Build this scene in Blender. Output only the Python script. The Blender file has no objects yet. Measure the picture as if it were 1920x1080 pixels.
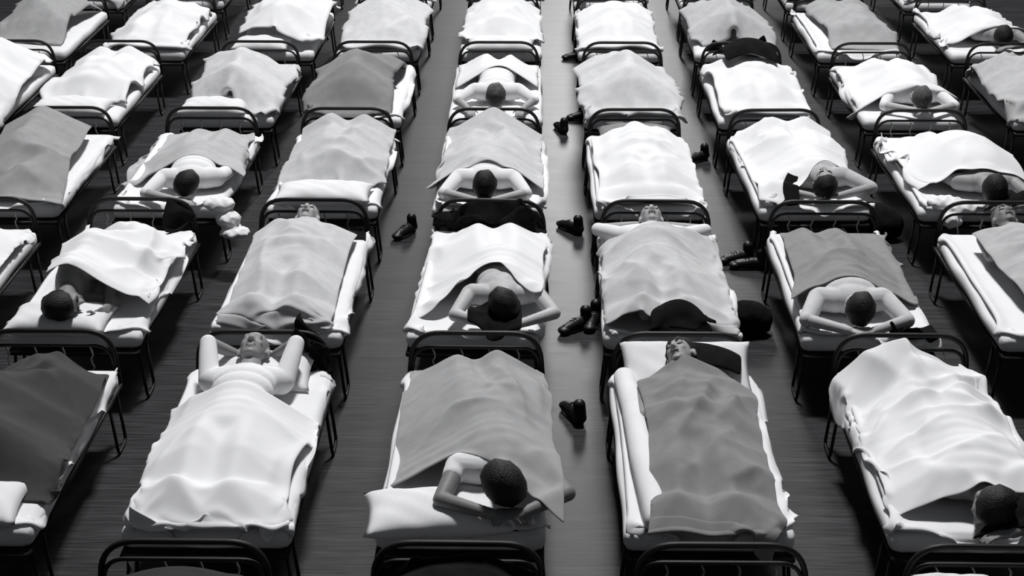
import bpy, bmesh, math, random
import numpy as np
from mathutils import Vector, Matrix

sc = bpy.context.scene
col = sc.collection
rng = np.random.default_rng(7)
random.seed(7)

# ------------------------------------------------------------------ camera, world, lights, exposure
F_PX, DROP, CAM_H = 3126.0, 1264.0, 4.455
PITCH = math.atan(DROP / F_PX)
YAW = math.atan(45 / math.hypot(F_PX, DROP))
cam_data = bpy.data.cameras.new('camera')
cam_data.sensor_width = 36.0
cam_data.lens = 36.0 * F_PX / 1920.0
cam_data.clip_end = 200
cam = bpy.data.objects.new('camera', cam_data)
cam.location = (0, 0, CAM_H)
cam.rotation_euler = (math.pi / 2 - PITCH, 0, YAW)
col.objects.link(cam)
sc.camera = cam

world = bpy.data.worlds.new('hall_air')
sc.world = world
world.use_nodes = True
world.node_tree.nodes['Background'].inputs[0].default_value = (0.9, 0.95, 1.0, 1)
world.node_tree.nodes['Background'].inputs[1].default_value = 0.05


def area_light(name, loc, target, sx, sy, power):
    d = bpy.data.lights.new(name, 'AREA')
    d.shape = 'RECTANGLE'
    d.size, d.size_y, d.energy = sx, sy, power
    o = bpy.data.objects.new(name, d)
    o.location = loc
    o.rotation_euler = (Vector(target) - Vector(loc)).to_track_quat('-Z', 'Y').to_euler()
    col.objects.link(o)
    return o


area_light('hall_window_light', (1.3, 40, 10.5), (0.6, 10, 0), 3.4, 6.0, 1550)
area_light('hall_lamp_light', (0.5, 16.0, 20.0), (0.3, 10.0, 0), 2.6, 2.6, 4500)

vs = sc.view_settings
vs.view_transform = 'Standard'
vs.look = 'None'
vs.gamma = 1.0
vs.use_curve_mapping = False
vs.exposure = 0.0
sc.cycles.filter_width = 2.4      # the soft focus of the old print


# ------------------------------------------------------------------ materials
def new_mat(name, tone, rough=0.9, spec=0.3, mottle=0.05, scale=9.0, bump=0.0, bump_scale=300.0, metallic=0.0, sheen=0.0):
    m = bpy.data.materials.new(name)
    m.use_nodes = True
    nt = m.node_tree
    b = nt.nodes['Principled BSDF']
    b.inputs['Roughness'].default_value = rough
    b.inputs['Specular IOR Level'].default_value = spec
    b.inputs['Metallic'].default_value = metallic
    b.inputs['Sheen Weight'].default_value = sheen
    tc = nt.nodes.new('ShaderNodeTexCoord')
    n = nt.nodes.new('ShaderNodeTexNoise')
    n.inputs['Scale'].default_value = scale
    n.inputs['Detail'].default_value = 4
    nt.links.new(tc.outputs['Object'], n.inputs['Vector'])
    r = nt.nodes.new('ShaderNodeValToRGB')
    lo, hi = tone * (1 - mottle), min(tone * (1 + mottle), 1.0)
    r.color_ramp.elements[0].position, r.color_ramp.elements[1].position = 0.3, 0.7
    r.color_ramp.elements[0].color = (lo, lo, lo * 1.015, 1)
    r.color_ramp.elements[1].color = (hi, hi, hi * 1.015, 1)
    nt.links.new(n.outputs['Fac'], r.inputs['Fac'])
    nt.links.new(r.outputs['Color'], b.inputs['Base Color'])
    if bump:
        n2 = nt.nodes.new('ShaderNodeTexNoise')
        n2.inputs['Scale'].default_value = bump_scale
        n2.inputs['Detail'].default_value = 2
        nt.links.new(tc.outputs['Object'], n2.inputs['Vector'])
        bp = nt.nodes.new('ShaderNodeBump')
        bp.inputs['Strength'].default_value = bump
        bp.inputs['Distance'].default_value = 0.01
        nt.links.new(n2.outputs['Fac'], bp.inputs['Height'])
        nt.links.new(bp.outputs['Normal'], b.inputs['Normal'])
    return m


M_TUBE = new_mat('black_enamelled_tube', 0.010, 0.5, 0.25, 0.2)
M_DECK = new_mat('dark_canvas', 0.02, 0.9)
M_LINK = new_mat('steel_wire', 0.16, 0.4, 0.5)
M_TICK = new_mat('white_ticking', 0.80, 0.95, 0.2, 0.03, 6)
M_WHITE = new_mat('white_cotton', 0.82, 0.95, 0.2, 0.03, 6)
M_PILLOW = new_mat('pillow_cotton', 0.80, 0.95, 0.2, 0.03, 6)
_wool = {}


def wool(t):
    k = round(t, 3)
    if k not in _wool:
        _wool[k] = new_mat('wool_tone_%d' % int(t * 1000), t, 1.0, 0.1, 0.07, 14, 0.12, 200, 0, 0.1) if t < 0.7 else M_WHITE
    return _wool[k]


_skin = {}


def skin(t):
    if t not in _skin:
        _skin[t] = new_mat('skin_tone_%d' % int(t * 1000), t, 0.55, 0.35, 0.06, 20)
    return _skin[t]


M_HAIR = new_mat('dark_hair', 0.012, 0.6, 0.3, 0.4, 40, 0.6, 120)
M_HAIRG = new_mat('greying_hair', 0.10, 0.7, 0.3, 0.4, 40, 0.6, 120)
M_BROW = new_mat('brow_shade', 0.06, 0.8, 0.2)
M_LIP = new_mat('lip_tone', 0.20, 0.6, 0.3)
M_COAT = new_mat('black_cloth', 0.010, 1.0, 0.05, 0.3, 12)
M_SHOE = new_mat('black_leather', 0.010, 0.45, 0.4, 0.2)
M_SOLE = new_mat('shoe_sole', 0.03, 0.8)


def floor_mat():
    m = bpy.data.materials.new('worn_dark_boards')
    m.use_nodes = True
    nt = m.node_tree
    L = nt.links.new
    b = nt.nodes['Principled BSDF']
    tc = nt.nodes.new('ShaderNodeTexCoord')
    # boards run across the hall (along x)
    br = nt.nodes.new('ShaderNodeTexBrick')
    br.offset = 0.37
    br.inputs['Scale'].default_value = 1.0
    br.inputs['Mortar Size'].default_value = 0.0025
    br.inputs['Mortar Smooth'].default_value = 0.3
    br.inputs['Brick Width'].default_value = 1.9
    br.inputs['Row Height'].default_value = 0.075
    br.inputs['Color1'].default_value = (0.020, 0.020, 0.022, 1)
    br.inputs['Color2'].default_value = (0.031, 0.0305, 0.033, 1)
    br.inputs['Mortar'].default_value = (0.012, 0.012, 0.013, 1)
    L(tc.outputs['Object'], br.inputs['Vector'])
    mp = nt.nodes.new('ShaderNodeMapping')
    mp.inputs['Scale'].default_value = (1.6, 26, 1)
    L(tc.outputs['Object'], mp.inputs['Vector'])
    n = nt.nodes.new('ShaderNodeTexNoise')
    n.inputs['Scale'].default_value = 2.2
    n.inputs['Detail'].default_value = 6
    L(mp.outputs['Vector'], n.inputs['Vector'])
    r = nt.nodes.new('ShaderNodeValToRGB')
    r.color_ramp.elements[0].color = (0.35, 0.35, 0.35, 1)
    r.color_ramp.elements[1].color = (1.7, 1.7, 1.7, 1)
    r.color_ramp.elements[0].position, r.color_ramp.elements[1].position = 0.3, 0.7
    L(n.outputs['Fac'], r.inputs['Fac'])
    mx = nt.nodes.new('ShaderNodeMixRGB')
    mx.blend_type = 'MULTIPLY'
    mx.inputs[0].default_value = 1
    L(br.outputs['Color'], mx.inputs[1])
    L(r.outputs['Color'], mx.inputs[2])
    L(mx.outputs['Color'], b.inputs['Base Color'])
    r2 = nt.nodes.new('ShaderNodeMapRange')
    r2.inputs['To Min'].default_value, r2.inputs['To Max'].default_value = 0.34, 0.50
    L(n.outputs['Fac'], r2.inputs['Value'])
    L(r2.outputs['Result'], b.inputs['Roughness'])
    b.inputs['Specular IOR Level'].default_value = 0.28
    bp = nt.nodes.new('ShaderNodeBump')
    bp.inputs['Strength'].default_value = 0.5
    bp.inputs['Distance'].default_value = 0.004
    L(mx.outputs['Color'], bp.inputs['Height'])
    L(bp.outputs['Normal'], b.inputs['Normal'])
    return m


# ------------------------------------------------------------------ mesh helpers
def mesh_obj(name, verts, faces, mat, parent=None, smooth=True):
    me = bpy.data.meshes.new(name)
    me.from_pydata([tuple(v) for v in verts], [], [tuple(f) for f in faces])
    me.update()
    if smooth:
        me.polygons.foreach_set('use_smooth', [True] * len(me.polygons))
    me.materials.append(mat)
    o = bpy.data.objects.new(name, me)
    col.objects.link(o)
    if parent is not None:
        o.parent = parent
    return o


def tag(o, label, cat, group=None, kind=None):
    o['label'] = label
    o['category'] = cat
    if group:
        o['group'] = group
    if kind:
        o['kind'] = kind
    return o


def empty(name, loc, rz=0.0):
    o = bpy.data.objects.new(name, None)
    o.empty_display_size = 0.1
    o.location = loc
    o.rotation_euler = (0, 0, rz)
    col.objects.link(o)
    return o


def place(o, bed):
    o.location = (bed['x'], bed['y'], 0)
    o.rotation_euler = (0, 0, bed['rz'])
    return o


def round_path(pts, rad, seg=6, closed=False):
    pts = [Vector(p) for p in pts]
    out = []
    n = len(pts)
    for i, p in enumerate(pts):
        if not closed and i in (0, n - 1):
            out.append(p)
            continue
        a, b = pts[(i - 1) % n], pts[(i + 1) % n]
        d = min(rad, (a - p).length * 0.49, (b - p).length * 0.49)
        q0, q1 = p + (a - p).normalized() * d, p + (b - p).normalized() * d
        for k in range(seg + 1):
            t = k / seg
            out.append(q0 * (1 - t) ** 2 + p * 2 * t * (1 - t) + q1 * t * t)
    return out


def tube(pts, r, sides=8, closed=False):
    pts = [Vector(p) for p in pts]
    V, Fc = [], []
    n = len(pts)
    up = None
    for i in range(n):
        a = pts[i - 1] if (i > 0 or closed) else pts[i]
        b = pts[(i + 1) % n] if (i < n - 1 or closed) else pts[i]
        t = (b - a).normalized()
        if up is None:
            up = t.orthogonal().normalized()
        up = (up - t * up.dot(t)).normalized()
        s = t.cross(up)
        rr = r[i] if hasattr(r, '__len__') else r
        for k in range(sides):
            an = 2 * math.pi * k / sides
            V.append(pts[i] + (up * math.cos(an) + s * math.sin(an)) * rr)
    for i in range(n if closed else n - 1):
        j = (i + 1) % n
        for k in range(sides):
            k2 = (k + 1) % sides
            Fc.append((i * sides + k, i * sides + k2, j * sides + k2, j * sides + k))
    if not closed:
        Fc.append(tuple(range(sides))[::-1])
        Fc.append(tuple((n - 1) * sides + k for k in range(sides)))
    return V, Fc


def join(*parts):
    V, Fc = [], []
    for v, f in parts:
        b = len(V)
        V += list(v)
        Fc += [tuple(i + b for i in q) for q in f]
    return V, Fc


def rounded_box(hx, hy, hz, rad, nx, ny, nz, cz=0.0, puff=0.0, seed=0):
    bm = bmesh.new()
    g = {}
    def vert(i, j, k):
        key = (i, j, k)
        if key not in g:
            p = np.array([-hx + 2 * hx * i / nx, -hy + 2 * hy * j / ny, -hz + 2 * hz * k / nz])
            inner = np.array([hx - rad, hy - rad, hz - rad * 0.999])
            c = np.clip(p, -inner, inner)
            d = p - c
            l = np.linalg.norm(d)
            if l > 1e-9:
                p = c + d / l * rad
            if puff:
                s = seed * 1.7
                w = math.sin(p[0] * 9 + s) * math.cos(p[1] * 6 + s * 2) + 0.6 * math.sin(p[1] * 15 + p[0] * 7 + s)
                if p[2] > 0:
                    p[2] += puff * w
                p[0] += puff * 0.8 * math.sin(p[1] * 8 + s) * abs(p[0]) / hx
            g[key] = bm.verts.new((p[0], p[1], p[2] + cz))
        return g[key]
    for k in (0, nz):
        for i in range(nx):
            for j in range(ny):
                q = [vert(i, j, k), vert(i + 1, j, k), vert(i + 1, j + 1, k), vert(i, j + 1, k)]
                bm.faces.new(q if k else q[::-1])
    for i in (0, nx):
        for j in range(ny):
            for k in range(nz):
                q = [vert(i, j, k), vert(i, j + 1, k), vert(i, j + 1, k + 1), vert(i, j, k + 1)]
                bm.faces.new(q if i else q[::-1])
    for j in (0, ny):
        for i in range(nx):
            for k in range(nz):
                q = [vert(i, j, k), vert(i + 1, j, k), vert(i + 1, j, k + 1), vert(i, j, k + 1)]
                bm.faces.new(q[::-1] if j else q)
    bm.verts.index_update()
    V = [v.co.copy() for v in bm.verts]
    Fc = [tuple(v.index for v in f.verts) for f in bm.faces]
    bm.free()
    return V, Fc


# ------------------------------------------------------------------ union-of-volumes bodies
_bm = bmesh.new()
bmesh.ops.create_icosphere(_bm, subdivisions=3, radius=1)
ICO_V = np.array([v.co[:] for v in _bm.verts])
ICO_F = [tuple(v.index for v in f.verts) for f in _bm.faces]
_bm.free()


def E(c, r, R=None):
    return ('e', np.array(c, float), np.array(r, float), np.eye(3) if R is None else np.array(R, float))


def C(p0, p1, r0, r1=None):
    return ('c', np.array(p0, float), np.array(p1, float), r0, r0 if r1 is None else r1)


def prim_mesh(prims, grow=0.0):
    V, Fc = [], []
    def add(v, f):
        b = len(V)
        V.extend(map(tuple, v))
        Fc.extend(tuple(i + b for i in q) for q in f)
    for p in prims:
        if p[0] == 'e':
            add((ICO_V * (p[2] + grow)) @ p[3].T + p[1], ICO_F)
        else:
            _, a, b, r0, r1 = p
            r0, r1 = r0 + grow, r1 + grow
            add(ICO_V * r0 + a, ICO_F)
            add(ICO_V * r1 + b, ICO_F)
            d = b - a
            L = np.linalg.norm(d)
            if L > 1e-4:
                v, f = tube([a, b], [r0, r1], 16)
                add([tuple(x) for x in v], f)
    return V, Fc


def fused(name, prims, mat, parent, voxel=0.008, smooth=4, grow=0.0, jitter=0.0):
    V, Fc = prim_mesh(prims, grow)
    o = mesh_obj(name + '_raw', V, Fc, mat)
    m = o.modifiers.new('r', 'REMESH')
    m.mode = 'VOXEL'
    m.voxel_size = voxel
    s = o.modifiers.new('s', 'SMOOTH')
    s.factor, s.iterations = 0.5, smooth
    dg = bpy.context.evaluated_depsgraph_get()
    me = bpy.data.meshes.new_from_object(o.evaluated_get(dg))
    old = o.data
    bpy.data.objects.remove(o)
    bpy.data.meshes.remove(old)
    me.name = name
    if jitter:
        n = len(me.vertices)
        co = np.empty(n * 3)
        me.vertices.foreach_get('co', co)
        co = co.reshape(-1, 3)
        co += jitter * np.sin(co[:, [1, 2, 0]] * 95) * np.cos(co[:, [2, 0, 1]] * 61)
        me.vertices.foreach_set('co', co.ravel())
    me.materials.clear()
    me.materials.append(mat)
    me.polygons.foreach_set('use_smooth', [True] * len(me.polygons))
    r = bpy.data.objects.new(name, me)
    col.objects.link(r)
    if parent is not None:
        r.parent = parent
    return r


# ------------------------------------------------------------------ height field + cloth
GX = np.arange(-0.80, 0.801, 0.0125)
GY = np.arange(-1.30, 1.301, 0.0125)
MX, MY = np.meshgrid(GX, GY)
ZM = 0.46          # mattress top


def field(prims, bed_top=True, arch=False, half=0.40, rail=False):
    H = np.zeros_like(MX)
    if bed_top:
        dx = np.abs(MX) - half
        dy = np.abs(MY) - 0.90
        d = np.maximum(dx, dy)
        H = np.where(d < -0.04, ZM, np.where(d < 0.0, ZM - 0.03 * ((d + 0.04) / 0.04) ** 2, 0.0))
    if arch:
        w = (np.abs(MY - 0.97) < 0.022) & (np.abs(MX) < 0.36)
        top = 0.665 - np.clip(np.abs(MX) - 0.18, 0, 1) ** 2 * 5
        H = np.where(w, np.maximum(H, top), H)
    for p in prims:
        if p[0] == 'e':
            # top of ellipsoid with rotation: solve numerically along z via quadratic form
            A = p[3] @ np.diag(1 / p[2] ** 2) @ p[3].T
            X, Y = MX - p[1][0], MY - p[1][1]
            a = A[2, 2]
            b = 2 * (A[0, 2] * X + A[1, 2] * Y)
            c = A[0, 0] * X * X + 2 * A[0, 1] * X * Y + A[1, 1] * Y * Y - 1
            disc = b * b - 4 * a * c
            z = np.where(disc > 0, (-b + np.sqrt(np.maximum(disc, 0))) / (2 * a) + p[1][2], 0)
            H = np.maximum(H, z)
        else:
            _, p0, p1, r0, r1 = p
            d = p1[:2] - p0[:2]
            L2 = max(d @ d, 1e-9)
            for sh in (-0.03, 0.0, 0.03):
                t = np.clip(((MX - p0[0]) * d[0] + (MY - p0[1]) * d[1]) / L2 + sh, 0, 1)
                r = r0 + (r1 - r0) * t
                q = (MX - p0[0] - d[0] * t) ** 2 + (MY - p0[1] - d[1] * t) ** 2
                z = p0[2] + (p1[2] - p0[2]) * t + np.sqrt(np.maximum(r * r - q, 0))
                H = np.where(q < r * r, np.maximum(H, z), H)
    return H


def envelope(prims, slope, blur=3, seed=None, ridges=9, amp=1.0, folds=(), hem_y=None, drop=0.0):
    """What stretched wool makes of the shapes under it: hollows bridged at a limited slope, then rounded."""
    B = np.maximum(field(prims, bed_top=False), ZM - .02)
    for _ in range(26):
        for ax in (0, 1):
            for sh in (1, -1):
                N = np.roll(B, sh, ax) - slope * .0125
                B = np.maximum(B, N)
        for sx in (1, -1):
            for sy in (1, -1):
                B = np.maximum(B, np.roll(np.roll(B, sx, 0), sy, 1) - slope * .0177)
    for _ in range(blur):
        B = (B * 2 + np.roll(B, 1, 0) + np.roll(B, -1, 0) + np.roll(B, 1, 1) + np.roll(B, -1, 1)) / 6
    if hem_y is not None and drop > 0:      # the cover sinks to the mattress at its near hem
        t = np.clip((MY - np.maximum(hem_y, -.93)) / drop, 0, 1)
        B = ZM + (B - ZM) * (t * t * (3 - 2 * t))
    for x0, y0, x1, y1, *rest in folds:     # creases that run from one point to another
        am, wd = (list(rest) + [.034, .034][len(rest):])[:2]
        L = math.hypot(x1 - x0, y1 - y0)
        ax, ay = (x1 - x0) / L, (y1 - y0) / L
        u = (MX - x0) * ax + (MY - y0) * ay
        v = -(MX - x0) * ay + (MY - y0) * ax + .018 * np.sin(u * 7 + x0 * 9)
        sd = np.where(v > 0, wd * .8, wd * 1.5)
        B = B + am * np.exp(-np.abs(v / sd) ** 1.2) * np.clip(4 * u / L * (1 - u / L), 0, 1)
    if seed is not None:      # irregular creases: crooked ridges of gathered cloth
        R = np.random.default_rng(seed)
        for k in range(ridges * 2):
            x, y = R.uniform(-.42, .42), R.uniform(-.95, .9)
            a = R.choice([R.normal(.8, .35), R.normal(2.3, .35), R.normal(1.57, .4), R.normal(0, .3)])
            L, wd, am = R.uniform(.3, .9), R.uniform(.03, .085), R.uniform(.012, .042) * amp
            if k >= ridges:
                L, wd, am = L * .8, wd * .42, am * .42
            u = (MX - x) * math.cos(a) + (MY - y) * math.sin(a)
            v = -(MX - x) * math.sin(a) + (MY - y) * math.cos(a) + R.uniform(-.5, .5) * u * u + .03 * np.sin(u * R.uniform(5, 11) + R.uniform(0, 6))
            side = np.where(v > 0, wd * R.uniform(.5, 1.0), wd * R.uniform(1.0, 2.2))
            B = B + am * np.exp(-np.abs(v / side) ** 1.25) * np.clip(1 - (2 * u / L) ** 2, 0, 1)
    base = field([])
    return np.where(base > .3, np.maximum(base, B), np.where(B > ZM + .05, B, base))


def sample(H, x, y):
    fx = np.clip((x - GX[0]) / 0.0125, 0, len(GX) - 1.001)
    fy = np.clip((y - GY[0]) / 0.0125, 0, len(GY) - 1.001)
    i, j = fx.astype(int), fy.astype(int)
    u, v = fx - i, fy - j
    return (H[j, i] * (1 - u) + H[j, i + 1] * u) * (1 - v) + (H[j + 1, i] * (1 - u) + H[j + 1, i + 1] * u) * v


def batches(ny, nx):
    I = np.arange(ny * nx).reshape(ny, nx)
    out = []
    def put(a, b, kind):
        out.append((a.ravel(), b.ravel(), kind))
    for s in (0, 1):
        a, b = I[:, s:nx - 1:2], I[:, s + 1::2]
        put(a[:, :b.shape[1]], b[:, :a.shape[1]], 0)
        a, b = I[s:ny - 1:2], I[s + 1::2]
        put(a[:b.shape[0]], b[:a.shape[0]], 0)
    for s in (0, 1):
        a = I[s:ny - 1:2]
        b = I[s + 1::2][:a.shape[0]]
        put(a[:, :-1], b[:, 1:], 1)
        put(a[:, 1:], b[:, :-1], 1)
    for s in (0, 1, 2, 3):
        xs = [i for i in range(nx - 2) if i % 4 == s]
        if xs:
            put(I[:, xs], I[:, [i + 2 for i in xs]], 2)
        ys = [i for i in range(ny - 2) if i % 4 == s]
        if ys:
            put(I[ys], I[[i + 2 for i in ys]], 2)
    return out


def drape(corners, H, cell=0.02, ex=(1.05, 1.05), steps=90, iters=5, seed=0, off=0.012, noise=0.018, bend=0.22, mu=0.55, hem=None, grav=0.0012):
    """corners NL NR FR FL in bed space; a cloth a little larger than that outline falls on the bed."""
    R = np.random.default_rng(seed)
    c = np.array(corners, float)
    wx = (np.linalg.norm(c[1] - c[0]) + np.linalg.norm(c[2] - c[3])) / 2
    wy = (np.linalg.norm(c[3] - c[0]) + np.linalg.norm(c[2] - c[1])) / 2
    nx, ny = max(8, int(wx / cell)), max(8, int(wy / cell))
    u, v = np.meshgrid(np.linspace(0, 1, nx), np.linspace(0, 1, ny))
    XY = (c[0][None, None] * ((1 - u) * (1 - v))[..., None] + c[1] * (u * (1 - v))[..., None]
          + c[2] * (u * v)[..., None] + c[3] * ((1 - u) * v)[..., None])
    if hem is not None:      # hem(u) -> pull of the near hem towards the far side, fading out up the cloth
        XY[..., 1] += hem(u) * (1 - v) ** 1.5
    flat = XY.reshape(-1, 2)
    low = lambda k: sum(np.sin(XY[..., 0] * R.uniform(-k, k) + XY[..., 1] * R.uniform(-k, k) + R.uniform(0, 6)) for _ in range(5)) / 5
    P = np.zeros((ny * nx, 3))
    P[:, 0] = (XY[..., 0] + noise * low(22)).ravel()
    P[:, 1] = (XY[..., 1] + noise * low(22)).ravel()
    P[:, 2] = sample(H, P[:, 0], P[:, 1]) + off
    P[:, 2] = np.maximum(P[:, 2], ZM * 0.9) + (0.02 + noise * low(40)).ravel()
    Bt = []
    exm = (np.array(ex) - 1) * np.array([1.0, 0.4])
    loose = np.clip(1 + 1.3 * np.stack([low(9), low(9)], -1).reshape(-1, 2), 0, 2.4)
    for a, b, kind in batches(ny, nx):
        d = (flat[b] - flat[a]) * (1 + exm * (loose[a] + loose[b]) / 2)
        Bt.append((a, b, np.linalg.norm(d, axis=1)[:, None] + 1e-6, (1.0, 0.35, bend)[kind]))
    Q = P.copy()
    for st in range(steps):
        vel = (P - Q) * 0.93
        Q = P.copy()
        P = P + vel
        P[:, 2] -= grav
        for _ in range(iters):
            for a, b, L, k in Bt:
                d = P[b] - P[a]
                l = np.sqrt((d * d).sum(1, keepdims=True)) + 1e-9
                w = d * ((l - L) / l * (0.5 * k))
                P[a] += w
                P[b] -= w
        h = sample(H, P[:, 0], P[:, 1]) + off
        hit = P[:, 2] < h
        rise = np.clip(h - P[:, 2], 0, 0.03)
        P[hit, 2] += rise[hit]
        P[hit, :2] += (Q[hit, :2] - P[hit, :2]) * mu
    for _ in range(2):        # light smoothing, then a last lift off the body
        G = P.reshape(ny, nx, 3)
        S = G.copy()
        S[1:-1, 1:-1] = (G[1:-1, 1:-1] * 2 + G[:-2, 1:-1] + G[2:, 1:-1] + G[1:-1, :-2] + G[1:-1, 2:]) / 6
        P = S.reshape(-1, 3)
    h = sample(H, P[:, 0], P[:, 1]) + off
    inside = h > 0.3
    P[inside, 2] = np.maximum(P[inside, 2], h[inside])
    I = np.arange(ny * nx).reshape(ny, nx)
    Fc = np.stack([I[:-1, :-1], I[:-1, 1:], I[1:, 1:], I[1:, :-1]], -1).reshape(-1, 4)
    return P, Fc


def cloth(name, bed, corners, H, mat, thick=0.006, sub=1, **kw):
    P, Fc = drape(corners, H, **kw)
    o = mesh_obj(name, P.tolist(), Fc.tolist(), mat)
    s = o.modifiers.new('thickness', 'SOLIDIFY')
    s.thickness, s.offset = thick, -0.6
    if sub:
        m = o.modifiers.new('soft', 'SUBSURF')
        m.levels = m.render_levels = sub
    return place(o, bed)


# ------------------------------------------------------------------ people
def unit(v):
    v = np.array(v, float)
    return v / np.linalg.norm(v)


def frame(up, fwd):
    u = unit(up)
    f = np.array(fwd, float)
    f = unit(f - u * (f @ u))
    return np.stack([np.cross(f, u), f, u], 1)       # columns right, forward, up


def head_prims(c, R):
    c = np.array(c, float)
    T = lambda p: c + R @ np.array(p, float)
    e = lambda p, r: E(T(p), r, R)
    return [e((0, -.012, .035), (.076, .094, .084)), e((0, .022, -.03), (.061, .070, .082)), e((0, .040, -.078), (.046, .042, .034)),
            e((0, .070, -.098), (.020, .016, .016)), C(T((0, .086, .012)), T((0, .108, -.030)), .010, .014),
            e((.013, .092, -.034), (.010, .012, .009)), e((-.013, .092, -.034), (.010, .012, .009)),
            C(T((-.034, .076, .026)), T((.034, .076, .026)), .014), e((.034, .062, -.025), (.024, .022, .022)), e((-.034, .062, -.025), (.024, .022, .022)),
            e((0, .084, -.058), (.024, .013, .006)), e((0, .082, -.070), (.020, .013, .007)),
            e((.030, .074, .004), (.015, .012, .010)), e((-.030, .074, .004), (.015, .012, .010)),
            e((.078, -.008, -.008), (.010, .020, .032)), e((-.078, -.008, -.008), (.010, .020, .032))]


def hair_mesh(c, R, size=1.0, back=0.0):
    c = np.array(c, float)
    V = ICO_V * np.array([.084, .103, .094]) * size + np.array([0, -.016, .038])
    # hairline plane from the forehead to the nape; below it the shell closes inside the skull
    n = unit((0, -.72, .69))
    p0 = np.array([0, .072, .074])
    d = (V - p0) @ n + back
    low = d < 0
    V[low] = V[low] - n * d[low][:, None] * 1.0
    V[low] = V[low] * 0.93 + np.array([0, -.02, .03]) * 0.07
    k = np.sin(V[:, 0] * 160 + V[:, 1] * 60) * np.cos(V[:, 2] * 120 + V[:, 1] * 90)
    V = V + V / np.linalg.norm(V, axis=1)[:, None] * (0.006 * k * (~low))[:, None]
    return (V @ R.T + c), ICO_F


def hand_prims(w, d, n, side=1, curl=0.5):
    """w wrist, d pointing direction, n palm normal (the side the fingers curl to)."""
    d, n = unit(d), np.array(n, float)
    n = unit(n - d * (n @ d))
    s = np.cross(d, n) * side
    w = np.array(w, float)
    R = np.stack([s, d, n], 1)
    out = [E(w + d * .045, (.040, .052, .017), R)]
    for i, (o, L) in enumerate(((-.030, .078), (-.010, .086), (.011, .082), (.031, .064))):
        a = w + d * .085 + s * o
        b = a + (d * math.cos(curl * .6) + n * math.sin(curl * .6)) * L * .5 + s * o * .12
        e = b + (d * math.cos(curl * 1.7) + n * math.sin(curl * 1.7)) * L * .5
        out += [C(a, b, .0095, .0085), C(b, e, .0085, .0070)]
    a = w + d * .025 - s * .034
    b = a + (d * .7 - s * .7 + n * .3) * .042
    out += [C(a, b, .013, .011), C(b, b + (d * .9 - s * .15 + n * .35) * .030, .011, .009)]
    return out


def torso(rings, z):
    return [E((0, y, z + c), (rx, .105, rz)) for y, rx, rz, c in rings]


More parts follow.
